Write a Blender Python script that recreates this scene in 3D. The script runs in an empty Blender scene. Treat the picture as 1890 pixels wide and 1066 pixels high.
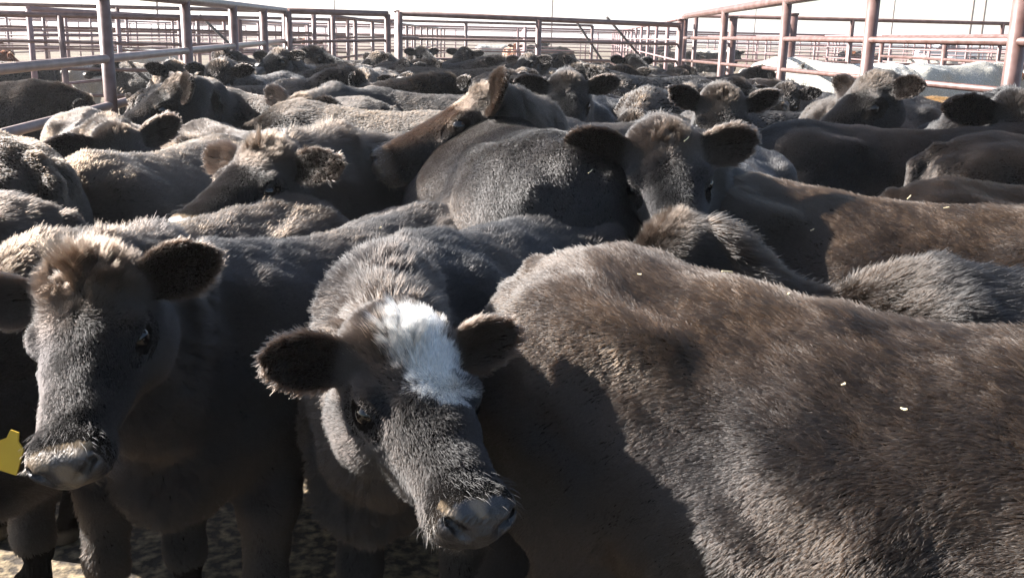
import bpy, math, random, time
import numpy as np
from mathutils import Vector, Matrix
R = math.radians
scene = bpy.context.scene
COL = scene.collection
T0 = time.time()

# ------------------------------------------------------------------ camera
EYE = 1.50
HFOV = 55.0
PITCH = 14.4
ROLL = 1.3
cam_d = bpy.data.cameras.new('camera')
cam_d.sensor_width = 36; cam_d.angle = R(HFOV); cam_d.clip_start = 0.05; cam_d.clip_end = 3000
cam = bpy.data.objects.new('camera', cam_d); COL.objects.link(cam)
CM = Matrix.Rotation(R(90-PITCH), 4, 'X') @ Matrix.Rotation(R(ROLL), 4, 'Z')
CM.translation = Vector((0, 0, EYE))
cam.matrix_world = CM
scene.camera = cam
# ------------------------------------------------------------------ world, sun, exposure
SUN_EL, SUN_AZ = 32.0, 285.0        # azimuth clockwise from +Y (view direction)
world = bpy.data.worlds.new('World'); scene.world = world; world.use_nodes = True
nt = world.node_tree; nt.nodes.clear()
sky = nt.nodes.new('ShaderNodeTexSky'); sky.sky_type = 'NISHITA'; sky.sun_disc = False
sky.sun_elevation = R(SUN_EL); sky.sun_rotation = R(SUN_AZ); sky.dust_density = 1.0; sky.air_density = 1.0
bg = nt.nodes.new('ShaderNodeBackground'); bg.inputs['Strength'].default_value = 0.052
wo = nt.nodes.new('ShaderNodeOutputWorld')
nt.links.new(sky.outputs[0], bg.inputs[0]); nt.links.new(bg.outputs[0], wo.inputs[0])
sd = bpy.data.lights.new('sun', 'SUN'); sd.energy = 5.0; sd.angle = R(0.53); sd.color = (1.0, 0.965, 0.925)
sun = bpy.data.objects.new('sun', sd); COL.objects.link(sun)
sv = Vector((math.sin(R(SUN_AZ))*math.cos(R(SUN_EL)), math.cos(R(SUN_AZ))*math.cos(R(SUN_EL)), math.sin(R(SUN_EL))))
sun.rotation_euler = sv.to_track_quat('Z', 'Y').to_euler(); sun.location = (0, 0, 20)
scene.view_settings.view_transform = 'Standard'; scene.view_settings.look = 'None'
scene.view_settings.exposure = 2.27; scene.view_settings.gamma = 1.0
scene.cycles.use_denoising = True
scene.cycles.max_bounces = 6
scene.cycles.transparent_max_bounces = 8
scene.cycles_curves.shape = 'RIBBONS'
scene.cycles_curves.subdivisions = 2

# ------------------------------------------------------------------ camera helpers (photograph pixels, 1890 wide)
PW, PH = 1890.0, 1066.0
FPX = PW/2/math.tan(R(HFOV/2))
CM3 = np.array(CM.to_3x3()); CPOS = np.array((0, 0, EYE))
def ray(px, py):
    d = CM3 @ np.array(((px-PW/2)/FPX, -(py-PH/2)/FPX, -1.0))
    return d/np.linalg.norm(d)
def at_y(px, py, Y):
    d = ray(px, py); return CPOS + d*(Y/d[1])
def at_z(px, py, z):
    d = ray(px, py); return CPOS + d*((z-EYE)/d[2])
def project(P):
    q = (P-CPOS) @ CM3
    z = -q[..., 2]
    return np.stack([q[..., 0]/z*FPX+PW/2, -q[..., 1]/z*FPX+PH/2, z], -1)

# ------------------------------------------------------------------ scene helpers
def tag(o, label=None, cat=None, group=None, kind=None):
    if label: o['label'] = label
    if cat: o['category'] = cat
    if group: o['group'] = group
    if kind: o['kind'] = kind
    return o
def empty(name, loc=(0, 0, 0), rz=0.0):
    o = bpy.data.objects.new(name, None); COL.objects.link(o)
    o.location = loc; o.rotation_euler = (0, 0, rz); o.empty_display_size = 0.1
    return o
def link(name, data, mat=None, parent=None):
    o = bpy.data.objects.new(name, data); COL.objects.link(o)
    if mat is not None and len(data.materials) == 0: data.materials.append(mat)
    if parent: o.parent = parent
    return o
def copy_tree(o, parent=None):
    c = o.copy(); COL.objects.link(c)
    if parent: c.parent = parent
    for ch in list(o.children): copy_tree(ch, c)
    return c
def mesh_np(name, V, F, smooth=True, col=None, wet=None):
    me = bpy.data.meshes.new(name)
    V = np.asarray(V, np.float32); F = np.asarray(F, np.int32)
    k = F.shape[1]
    me.vertices.add(len(V)); me.vertices.foreach_set('co', V.ravel())
    me.loops.add(F.size); me.loops.foreach_set('vertex_index', F.ravel())
    me.polygons.add(len(F)); me.polygons.foreach_set('loop_start', np.arange(len(F), dtype=np.int32)*k)
    me.update(calc_edges=True); me.validate()
    if smooth: me.polygons.foreach_set('use_smooth', np.ones(len(me.polygons), bool))
    if col is not None and len(me.vertices) == len(col):
        a = me.attributes.new('tint', 'FLOAT_COLOR', 'POINT')
        a.data.foreach_set('color', np.concatenate([col, (np.ones(len(col)) if wet is None else wet)[:, None]], 1).astype(np.float32).ravel())
    return me

# ------------------------------------------------------------------ materials
def mat(name):
    m = bpy.data.materials.new(name); m.use_nodes = True
    n = m.node_tree.nodes; n.clear()
    out = n.new('ShaderNodeOutputMaterial')
    return m, n, m.node_tree.links, out
def simple(name, col, rough=0.5, metal=0.0, var=0.25, scale=8.0, bump=0.15, col2=None, spec=0.5):
    m, n, l, out = mat(name)
    b = n.new('ShaderNodeBsdfPrincipled'); l.new(b.outputs[0], out.inputs[0])
    b.inputs['Roughness'].default_value = rough; b.inputs['Metallic'].default_value = metal
    b.inputs['Specular IOR Level'].default_value = spec
    tc = n.new('ShaderNodeTexCoord'); no = n.new('ShaderNodeTexNoise'); no.inputs['Scale'].default_value = scale; no.inputs['Detail'].default_value = 6
    l.new(tc.outputs['Object'], no.inputs['Vector'])
    r = n.new('ShaderNodeValToRGB'); r.color_ramp.elements[0].position = 0.35; r.color_ramp.elements[1].position = 0.7
    c2 = col2 if col2 else tuple(c*(1-var) for c in col)
    r.color_ramp.elements[0].color = (*c2, 1); r.color_ramp.elements[1].color = (*col, 1)
    l.new(no.outputs[0], r.inputs[0]); l.new(r.outputs[0], b.inputs['Base Color'])
    if bump:
        bu = n.new('ShaderNodeBump'); bu.inputs['Strength'].default_value = bump; bu.inputs['Distance'].default_value = 0.01
        l.new(no.outputs[0], bu.inputs['Height']); l.new(bu.outputs[0], b.inputs['Normal'])
    return m
def hide_mat(name, bump=0.0, rough=0.55, bscale=120.0, sheen=0.25):
    m, n, l, out = mat(name)
    b = n.new('ShaderNodeBsdfPrincipled'); l.new(b.outputs[0], out.inputs[0])
    b.inputs['Roughness'].default_value = rough
    a = n.new('ShaderNodeAttribute'); a.attribute_name = 'tint'
    l.new(a.outputs['Color'], b.inputs['Base Color'])
    mr = n.new('ShaderNodeMapRange'); mr.inputs[3].default_value = .95; mr.inputs[4].default_value = rough
    l.new(a.outputs['Alpha'], mr.inputs[0]); l.new(mr.outputs[0], b.inputs['Roughness'])
    m2 = n.new('ShaderNodeMapRange'); m2.inputs[3].default_value = .05; m2.inputs[4].default_value = .5
    l.new(a.outputs['Alpha'], m2.inputs[0]); l.new(m2.outputs[0], b.inputs['Specular IOR Level'])
    if bump:
        b.inputs['Sheen Weight'].default_value = sheen; b.inputs['Sheen Roughness'].default_value = 0.4
        b.inputs['Sheen Tint'].default_value = (0.8, 0.72, 0.68, 1)
        tc = n.new('ShaderNodeTexCoord'); no = n.new('ShaderNodeTexNoise'); no.inputs['Scale'].default_value = bscale; no.inputs['Detail'].default_value = 4
        mp = n.new('ShaderNodeMapping'); mp.inputs['Scale'].default_value = (0.35, 1, 0.6)
        l.new(tc.outputs['Object'], mp.inputs[0]); l.new(mp.outputs[0], no.inputs['Vector'])
        bu = n.new('ShaderNodeBump'); bu.inputs['Strength'].default_value = bump; bu.inputs['Distance'].default_value = 0.01
        l.new(no.outputs[0], bu.inputs['Height']); l.new(bu.outputs[0], b.inputs['Normal'])
    return m
def fur_mat():
    m, n, l, out = mat('winter coat hair')
    h = n.new('ShaderNodeBsdfHairPrincipled'); h.parametrization = 'COLOR'
    h.inputs['Roughness'].default_value = 0.36; h.inputs['Radial Roughness'].default_value = 0.5
    h.inputs['Random Roughness'].default_value = 0.05; h.inputs['IOR'].default_value = 1.58
    a = n.new('ShaderNodeAttribute'); a.attribute_name = 'tint'
    l.new(a.outputs['Color'], h.inputs['Color'])
    l.new(h.outputs[0], out.inputs[0])
    return m
M = dict(
    skin=hide_mat('black hide', bump=.35, rough=.38, bscale=260.0, sheen=0.0),
    farskin=hide_mat('coarse coat', bump=1.0, rough=0.6),
    fur=fur_mat(),
    eye=simple('wet dark eye', (0.004, 0.003, 0.003), 0.05, bump=0, var=0.1),
    tag=simple('yellow tag plastic', (0.55, 0.35, 0.02), 0.4, bump=0.05),
    pipe=simple('rust brown painted pipe', (0.17, 0.100, 0.088), 0.45, scale=9, bump=0.35, col2=(.095, .045, .034)),
    bare=simple('worn steel pipe', (0.34, 0.25, 0.22), 0.38, 0.08, scale=10, var=0.3, bump=0.15),
    farpipe=simple('faded pink pipe', (0.26, 0.155, 0.15), 0.6, scale=6, var=0.25, bump=0.0),
    straw=simple('pale straw', (0.72, 0.60, 0.36), 0.6, bump=0),
    wood=simple('grey plank', (0.30, 0.25, 0.22), 0.8, scale=5, bump=0.2),
)

# ------------------------------------------------------------------ signed distance toolkit
def smin(a, b, k):
    h = np.clip(0.5+0.5*(b-a)/k, 0, 1)
    return b+(a-b)*h-k*h*(1-h)
def smax(a, b, k): return -smin(-a, -b, k)
def ellip(p, c, r):
    q = (p-c)/r; k0 = np.sqrt((q*q).sum(-1)); k1 = np.sqrt(((q/r)**2).sum(-1))+1e-9
    return k0*(k0-1)/k1
def cone(p, a, b, ra, rb, side=None, s=1.0):
    a = np.asarray(a, np.float32); b = np.asarray(b, np.float32); ab = b-a; L2 = float(ab @ ab)
    pa = p-a; t = np.clip((pa @ ab)/L2, 0, 1)
    d = pa-t[:, None]*ab
    if side is not None:
        u = side/np.linalg.norm(side); d = d+(d @ u)[:, None]*u*(1/s-1)
    r = ra+(rb-ra)*t
    return (np.sqrt((d*d).sum(-1))-r)*(1 if s >= 1 else 0.85)
def smooth_table(xs, *tabs):
    n = 400; g = np.linspace(xs[0], xs[-1], n); outs = []
    ker = np.hanning(25); ker /= ker.sum()
    for t in tabs:
        v = np.interp(g, xs, t); vp = np.pad(v, 12, mode='edge'); outs.append(np.convolve(vp, ker, 'valid'))
    return g, outs
BT = dict(x=[-.72, -.69, -.62, -.50, -.32, -.12, .10, .28, .42, .54, .62, .66],
          top=[.98, 1.06, 1.12, 1.145, 1.13, 1.115, 1.125, 1.145, 1.15, 1.08, .98, .92],
          bot=[.86, .72, .62, .58, .55, .52, .51, .52, .54, .58, .66, .74],
          w=[.03, .11, .17, .215, .235, .275, .285, .255, .215, .17, .11, .04])
HT = dict(x=[-.03, .0, .05, .10, .15, .20, .27, .34, .39, .425, .445],
          top=[-.07, -.012, .010, .010, .004, -.002, -.008, -.012, -.012, -.022, -.055],
          bot=[-.12, -.170, -.205, -.222, -.218, -.200, -.165, -.130, -.122, -.112, -.085],
          w=[.045, .078, .092, .096, .094, .082, .064, .058, .061, .054, .022])
BG, BTS = smooth_table(BT['x'], BT['top'], BT['bot'], BT['w'])
HG, HTS = smooth_table(HT['x'], HT['top'], HT['bot'], HT['w'])
def loft(p, G, T, peak, pw=2.0):
    x = p[:, 0]; top = np.interp(x, G, T[0]); bot = np.interp(x, G, T[1]); w = np.interp(x, G, T[2])
    c = (top+bot)/2; h = (top-bot)/2
    zz = np.clip((p[:, 2]-c)/h, -1, 1)
    w = w*peak(zz)
    y = np.abs(p[:, 1]); z = np.abs(p[:, 2]-c)
    if pw == 2.0:
        k0 = np.sqrt((y/w)**2+(z/h)**2)+1e-6; k1 = np.sqrt((y/w**2)**2+(z/h**2)**2)+1e-6
        d = k0*(k0-1)/k1
    else:
        k0 = ((y/w)**pw+(z/h)**pw)**(1/pw)+1e-6
        d = (k0-1)*np.minimum(w, h)
    e = np.maximum(G[0]-x, x-G[-1])
    return np.where(e > 0, np.sqrt(np.maximum(d, 0)**2+e*e), d)
def body_peak(z): return np.where(z > 0, 1-.30*z**2, 1-.10*z*z)+.04
def head_peak(z): return np.where(z > 0, 1-.05*z, 1+.42*z)

class Cow:
    """pose in local coordinates: x forward, z up, metres of a 1.15 m tall calf"""
    def __init__(s, head_pos, head_fwd, head_up, hs=1.0, sag=0.0, wide=1.08, ew=1.12, tail=True, ear=(0.0, 0.0), ear_scale=1.0, fat=1.0, thick=.0065, headbend=.5):
        s.hp = np.asarray(head_pos, float); f = np.asarray(head_fwd, float); f /= np.linalg.norm(f)
        u = np.asarray(head_up, float); u = u-f*(u @ f); u /= np.linalg.norm(u)
        sd_ = np.cross(u, f)
        s.H = np.stack([f, sd_, u]).astype(np.float32)          # rows: head axes in local space
        s.hs = hs; s.sag = sag; s.tuft = 1.0; s.rough = .0022; s.ph = float(head_pos[0]*40); s.wide = wide; s.ew = ew; s.tail = tail; s.fat = fat; s.th = thick; s.es = ear_scale; s.bend = headbend
        s.ears = []
        for sg in (1, -1):
            base = np.array((.035, sg*.080, -.050)); tilt = ear[0] if sg > 0 else ear[1]
            a = R(tilt)
            d = np.array((-.06, sg*.97, -.10)); d = d/np.linalg.norm(d)
            # tilt turns the ear up (+) or down (-)
            d = np.array((d[0], d[1]*math.cos(a), d[2]*math.cos(a)+math.sin(a))); d /= np.linalg.norm(d)
            nrm = np.array((.62, sg*.22, .50)); nrm = nrm-d*(nrm @ d); nrm /= np.linalg.norm(nrm)
            w = np.cross(d, nrm)
            s.ears.append((base, d, nrm, w))
    def h2l(s, q): return s.hp+(np.asarray(q)*np.array((1, s.wide, 1))*s.hs) @ s.H
    def toh(s, p): return ((p-s.hp.astype(np.float32)) @ s.H.T)/(s.hs*np.array((1, s.wide, 1), np.float32))
    def ear_co(s, q, i):
        base, d, nrm, w = s.ears[i]; r = (q-base)/s.es
        return r @ d, (r @ w)/s.ew, r @ nrm
    def head_sdf(s, q):
        d = loft(q, HG, HTS, head_peak, 2.4)
        qa = np.stack([q[:, 0], np.abs(q[:, 1]), q[:, 2]], -1)
        d = smin(d, ellip(qa, (.01, .030, -.030), (.05, .05, .035)), .04)           # poll
        d = smin(d, ellip(qa, (.10, .070, -.145), (.085, .030, .060)), .04)          # jaw cheek
        d = smin(d, ellip(qa, (.135, .082, -.045), (.036, .022, .024)), .02)         # brow
        d = smin(d, ellip(qa, (.17, .082, -.078), (.04, .014, .010)), .02)           # cheek ridge under the eye
        d = smin(d, ellip(qa, (.395, .036, -.050), (.042, .026, .030)), .02)         # nostril wing
        d = smin(d, ellip(qa, (.375, .030, -.098), (.05, .030, .022)), .02)          # lips
        d = smin(d, ellip(qa, (.362, .0, -.128), (.048, .034, .016)), .015)          # chin
        d = smax(d, -ellip(qa, (.153, .108, -.063), (.025, .020, .015)), .006)       # eye opening
        d = smax(d, -cone(qa, (.448, .024, -.055), (.418, .046, -.040), .010, .008), .006)   # nostril
        d = smax(d, -cone(qa, (.418, .046, -.040), (.402, .058, -.048), .007, .003), .006)
        mouth = smax(np.abs(q[:, 2]+.104-.06*(.40-q[:, 0]))-.0022, -(q[:, 0]-.30), .01)
        d = smax(d, -mouth, .006)
        for i in (0, 1):
            t, w, n = s.ear_co(q, i)
            W = np.interp(t, [-.02, 0, .03, .07, .11, .15, .18, .20], [.020, .027, .038, .050, .052, .042, .024, .0])
            cv = np.interp(t, [0, .05, .2], [14, 8, 3.5])
            sheet = np.abs(n-cv*w*w+.018*np.clip(t/.1, 0, 1))-s.th/s.es
            e = smax(sheet*.75, np.abs(w)-W, .006); e = smax(e, -t-.01, .01)
            d = smin(d, e*s.es, .014)
        return d
    def sdf(s, p):
        p = p.astype(np.float32)
        d = loft(p/np.array((1, s.fat, 1), np.float32), BG, BTS, body_peak)
        pa = np.stack([p[:, 0], np.abs(p[:, 1]), p[:, 2]], -1)
        E = lambda c, r: ellip(pa, np.array(c, np.float32), np.array(r, np.float32))
        d = smin(d, E((-.49, .125, .86), (.20, .115, .25)), .06)
        d = smin(d, E((-.34, .165, 1.05), (.08, .040, .040)), .07)
        d = smin(d, E((-.655, .09, 1.01), (.05, .04, .05)), .05)
        d = smin(d, E((.37, .135, .86), (.15, .095, .25)), .07)
        d = smax(d, -E((-.20, .43, .98), (.17, .17, .14)), .09)      # flank hollow
        d = smax(d, -E((.17, .34, .90), (.05, .08, .22)), .08)        # behind the shoulder
        # neck
        H, h2l = s.H, s.h2l
        side = H[1]*.5+np.array((0, .5, 0)); 
        A1, B1 = np.array((.38, 0, .99)), h2l((-.015, 0, -.065))
        A2, B2 = np.array((.46, 0, .78)), h2l((.055, 0, -.135))
        ln = np.linalg.norm(B1-A1)
        C1 = (A1+B1)/2+np.array((1, 0, .1))*ln*.18*s.bend-H[0]*ln*.12*s.bend+np.array((0, 0, -s.sag))
        C2 = (A2+B2)/2+np.array((1, 0, -.3))*ln*.12*s.bend+np.array((0, 0, -s.sag))
        nk = smin(cone(p, A1, C1, .150, .105, side, .72), cone(p, C1, B1, .105, .068, side, .85), .05)
        nk = smin(nk, cone(p, A2, C2, .19, .125, side, .72), .06)
        nk = smin(nk, cone(p, C2, B2, .120, .066, side, .76), .06)
        nk = smin(nk, cone(p, (C1+C2)/2, (B1+B2)/2, .11, .072, side, .8), .06)
        nk = smin(nk, cone(p, (.42, 0, .88), (C1+C2)/2, .17, .11, side, .75), .06)
        d = smin(d, nk, .08)
        d = smin(d, ellip(p, (.56, 0, .66), (.11, .10, .12)), .08)
        # legs
        for pts in (((.36, .13, .70, .095), (.385, .145, .56, .068), (.405, .145, .345, .044), (.40, .145, .31, .036), (.395, .145, .12, .031), (.415, .145, .055, .036)),
                    ((-.40, .13, .74, .12), (-.41, .145, .60, .085), (-.575, .14, .44, .045), (-.60, .14, .40, .042), (-.565, .145, .13, .032), (-.54, .145, .055, .037))):
            for a, b in zip(pts[:-1], pts[1:]):
                d = smin(d, cone(pa, a[:3], b[:3], a[3], b[3]), .035)
        for hx in (.43, -.525):
            d = smin(d, ellip(pa, (hx, .145, .022), (.055, .042, .045)), .02)
        # tail
        tl = [(-.67, 0, 1.075, .030), (-.735, .01, 1.02, .026), (-.755, .02, .88, .020), (-.75, .03, .62, .016), (-.745, .03, .42, .030), (-.745, .03, .33, .012)]
        for a, b in (zip(tl[:-1], tl[1:]) if s.tail else ()):
            d = smin(d, cone(p, a[:3], b[:3], a[3], b[3]), .02)
        q = s.toh(p)
        near = (np.abs(q[:, 0]-.2) < .45) & (np.abs(q[:, 1]) < .42) & (np.abs(q[:, 2]+.08) < .38)
        if near.any():
            dh = s.head_sdf(q[near])*s.hs
            d[near] = smin(d[near], dh, .045)
        if s.rough:
            w = np.clip((p[:, 2]-.5)/.2, 0, 1)*(np.abs(p[:, 0]+.1) < .75)
            d = d+w*s.rough*(np.sin(p[:, 0]*17+p[:, 2]*23+2.1*np.sin(p[:, 2]*11+s.ph))+np.sin(p[:, 0]*31-p[:, 2]*19+p[:, 1]*13+s.ph)*.6)
        return np.maximum(d, -p[:, 2]+.001)

def polygonise(f, lo, hi, h):
    lo = np.asarray(lo, float); n = np.ceil((np.asarray(hi)-lo)/h).astype(int)
    B = 5; n = ((n+B-1)//B)*B
    nc = n//B+1
    ax = [lo[i]+h*B*np.arange(nc[i]) for i in range(3)]
    P = np.stack(np.meshgrid(*ax, indexing='ij'), -1).reshape(-1, 3)
    Dc = f(P).reshape(nc)
    # block (cell) corner minimum of |d|
    m = np.abs(Dc)
    mb = np.minimum.reduce([m[i:nc[0]-1+i, j:nc[1]-1+j, k:nc[2]-1+k] for i in (0, 1) for j in (0, 1) for k in (0, 1)])
    act = mb < h*B*1.6
    D = np.repeat(np.repeat(np.repeat(Dc[:-1, :-1, :-1], B, 0), B, 1), B, 2).astype(np.float32)
    idx = np.argwhere(act)
    off = np.stack(np.meshgrid(*[np.arange(B)]*3, indexing='ij'), -1).reshape(-1, 3)
    I = (idx[:, None, :]*B+off[None]).reshape(-1, 3)
    for c in range(0, len(I), 400000):
        ii = I[c:c+400000]; D[ii[:, 0], ii[:, 1], ii[:, 2]] = f(lo+ii*h)
    ins = D < 0
    s = D.shape
    cnt = np.zeros((s[0]-1, s[1]-1, s[2]-1), np.int8)
    for i in (0, 1):
        for j in (0, 1):
            for k in (0, 1): cnt += ins[i:s[0]-1+i, j:s[1]-1+j, k:s[2]-1+k]
    C = np.argwhere((cnt > 0) & (cnt < 8))
    ind = -np.ones(cnt.shape, np.int32); ind[C[:, 0], C[:, 1], C[:, 2]] = np.arange(len(C))
    V = np.zeros((len(C), 3)); W = np.zeros(len(C))
    cor = [(i, j, k) for i in (0, 1) for j in (0, 1) for k in (0, 1)]
    val = {c: D[C[:, 0]+c[0], C[:, 1]+c[1], C[:, 2]+c[2]].astype(float) for c in cor}
    for a in cor:
        for axn in range(3):
            if a[axn] == 0:
                b = tuple(1 if q == axn else a[q] for q in range(3))
                va, vb = val[a], val[b]; x = (va < 0) != (vb < 0)
                t = np.where(x, va/np.where(x, va-vb, 1), 0)
                pt = np.array(a, float)[None]+np.eye(3)[axn][None]*t[:, None]
                V += pt*x[:, None]; W += x
    V = lo+(C+V/W[:, None])*h
    F = []
    for axn in range(3):
        u, v = (axn+1) % 3, (axn+2) % 3
        sl0 = [slice(None)]*3; sl1 = [slice(None)]*3
        sl0[axn] = slice(0, -1); sl1[axn] = slice(1, None)
        for q in (u, v): sl0[q] = slice(1, -1); sl1[q] = slice(1, -1)
        a, b = ins[tuple(sl0)], ins[tuple(sl1)]
        E = np.argwhere(a != b); fl = a[E[:, 0], E[:, 1], E[:, 2]]
        o = np.zeros(3, int); o[u] = 1; o[v] = 1
        E = E+o
        def g(du, dv):
            c = E.copy(); c[:, u] -= du; c[:, v] -= dv
            return ind[c[:, 0], c[:, 1], c[:, 2]]
        q = np.stack([g(1, 1), g(0, 1), g(0, 0), g(1, 0)], 1)
        q[~fl] = q[~fl][:, ::-1]
        F.append(q)
    F = np.concatenate(F); F = F[(F >= 0).all(1)]
    return V, F

class Noise:
    def __init__(s, lam, k=7, seed=0, dim=3):
        r = np.random.RandomState(seed); v = r.normal(size=(dim, k, 3)); v /= np.linalg.norm(v, axis=-1, keepdims=True)
        s.k = v*(2*math.pi/lam)*r.uniform(.6, 1.6, (dim, k, 1)); s.ph = r.uniform(0, 6.28, (dim, k))
    def __call__(s, p):
        return np.stack([np.sin(p @ s.k[i].T+s.ph[i]).mean(1)*1.8 for i in range(len(s.k))], -1)
N_big, N_mid, N_fine = Noise(.34, seed=1), Noise(.085, seed=2), Noise(.026, seed=3)
N_col = Noise(.45, seed=4)

def vnormals(V, F):
    n = np.cross(V[F[:, 2]]-V[F[:, 0]], V[F[:, 3]]-V[F[:, 1]])
    N = np.zeros_like(V)
    for i in range(4): np.add.at(N, F[:, i], n)
    return N/(np.linalg.norm(N, axis=1, keepdims=True)+1e-12), .5*np.linalg.norm(n, axis=1)

def regions(cow, p):
    """per-point coat description: comb direction, length, lift, colour, density"""
    q = cow.toh(p); n = len(p)
    inhead = np.clip(1.2-np.maximum(np.abs(q[:, 1])-.10, 0)*15-np.maximum(-q[:, 0]-.02, 0)*18-np.maximum(-.21-q[:, 2], 0)*18-np.maximum(q[:, 2]-.04, 0)*20, 0, 1)
    inhead *= (q[:, 0] > -.06)
    comb = np.tile(np.array((-1., 0, -.35)), (n, 1))
    side_drop = np.clip((1.10-p[:, 2])/.25, 0, 1)
    comb[:, 2] = -.10-.95*side_drop
    comb[:, 0] = -1+.35*side_drop
    nk = np.clip((p[:, 0]-.45)/.15, 0, 1)*(1-inhead)
    back = np.array((.38, 0, .98))-cow.h2l((0, 0, -.1)); back /= np.linalg.norm(back)
    comb = comb*(1-nk[:, None])+nk[:, None]*(back+np.array((0, 0, -.55)))
    # head: whorl on the forehead at x=.13; above it hair runs up to the poll, below it towards the muzzle
    hx = np.tanh((q[:, 0]-.13)/.05)
    hc = np.stack([hx*1.0, np.sign(q[:, 1])*np.clip(np.abs(q[:, 1])*9, 0, 1)*.7, -.25*np.ones(n)], -1)
    jaw = np.clip((-q[:, 2]-.09)/.06, 0, 1)
    hc = hc*(1-jaw[:, None])+jaw[:, None]*np.array((-.5, 0, -.9))
    hc = hc @ cow.H
    comb = comb*(1-inhead[:, None])+inhead[:, None]*hc
    L = .021+.011*nk+.008*np.clip((p[:, 2]-1.08)/.05, 0, 1); lift = .24+.30*nk+0*L
    L = np.where(p[:, 2] < .5, .015, L)
    L = np.where((p[:, 0] < -.70) & (p[:, 2] < .6), .09, L)
    fore = np.exp(-((q[:, 0]-.04)/.065)**2)*np.clip(1-np.abs(q[:, 1])/.12, 0, 1)*np.clip((q[:, 2]+.08)/.05, 0, 1)
    Lh = .012+.024*fore*cow.tuft+.006*jaw
    L = L*(1-inhead)+inhead*Lh; lift = lift*(1-inhead)+inhead*(.28+.42*fore+.25*jaw)
    snout = np.clip((q[:, 0]-.32)/.06, 0, 1)*inhead
    L *= (1-.72*snout)
    dens = np.ones(n); pad = ((q[:, 0] > .397+.35*np.abs(np.abs(q[:, 1])-.02)) & (np.abs(q[:, 1]) < .062) & (q[:, 2] > -.100) & (q[:, 2] < .0))*1.0
    pad = np.maximum(pad, (q[:, 0] > .43)*1.0)*(inhead > .3)
    dens *= 1-pad*.98
    eyed = np.sqrt((q[:, 0]-.153)**2*.5+(np.abs(q[:, 1])-.098)**2+(q[:, 2]+.063)**2*1.4)
    dens *= (eyed > .024); L = np.where(eyed < .045, np.minimum(L, .006), L)
    earr = np.zeros(n); earin = np.zeros(n)
    for i in (0, 1):
        t, w, nn = cow.ear_co(q, i)
        e = np.clip((t-.015)/.03, 0, 1)*(np.abs(w) < .07)*(t < .22)*(np.abs(nn) < .09)
        W = np.interp(t, [-.02, 0, .03, .07, .11, .15, .18, .20], [.020, .027, .038, .050, .052, .042, .024, .0])
        cv = np.interp(t, [0, .05, .2], [14, 8, 3.5]); sheet = nn-cv*w*w+.018*np.clip(t/.1, 0, 1)
        inner = e*np.clip(sheet/.003, 0, 1)
        rim = np.clip((np.abs(w)-W*.66)/(W*.3+1e-4), 0, 1)*e
        base, d, nrm, wv = cow.ears[i]
        dirn = (d[None]*.8+wv[None]*np.sign(w)[:, None]*(.15+.25*rim)[:, None]+nrm[None]*(.35*inner)[:, None]) @ cow.H
        comb = comb*(1-e[:, None])+e[:, None]*dirn
        L = L*(1-e)+e*(.012+.005*rim+.011*inner)*cow.es; lift = lift*(1-e)+e*(.18+.35*inner-.08*rim)
        dens = dens*(1-e)+e*(1+.6*rim-.35*inner)
        earr = np.maximum(earr, rim); earin = np.maximum(earin, inner)
    return dict(comb=comb, L=L, lift=lift, dens=dens, q=q, inhead=inhead, pad=pad, snout=snout, earr=earr, earin=earin, fore=fore, eyed=eyed, nk=nk)

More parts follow.
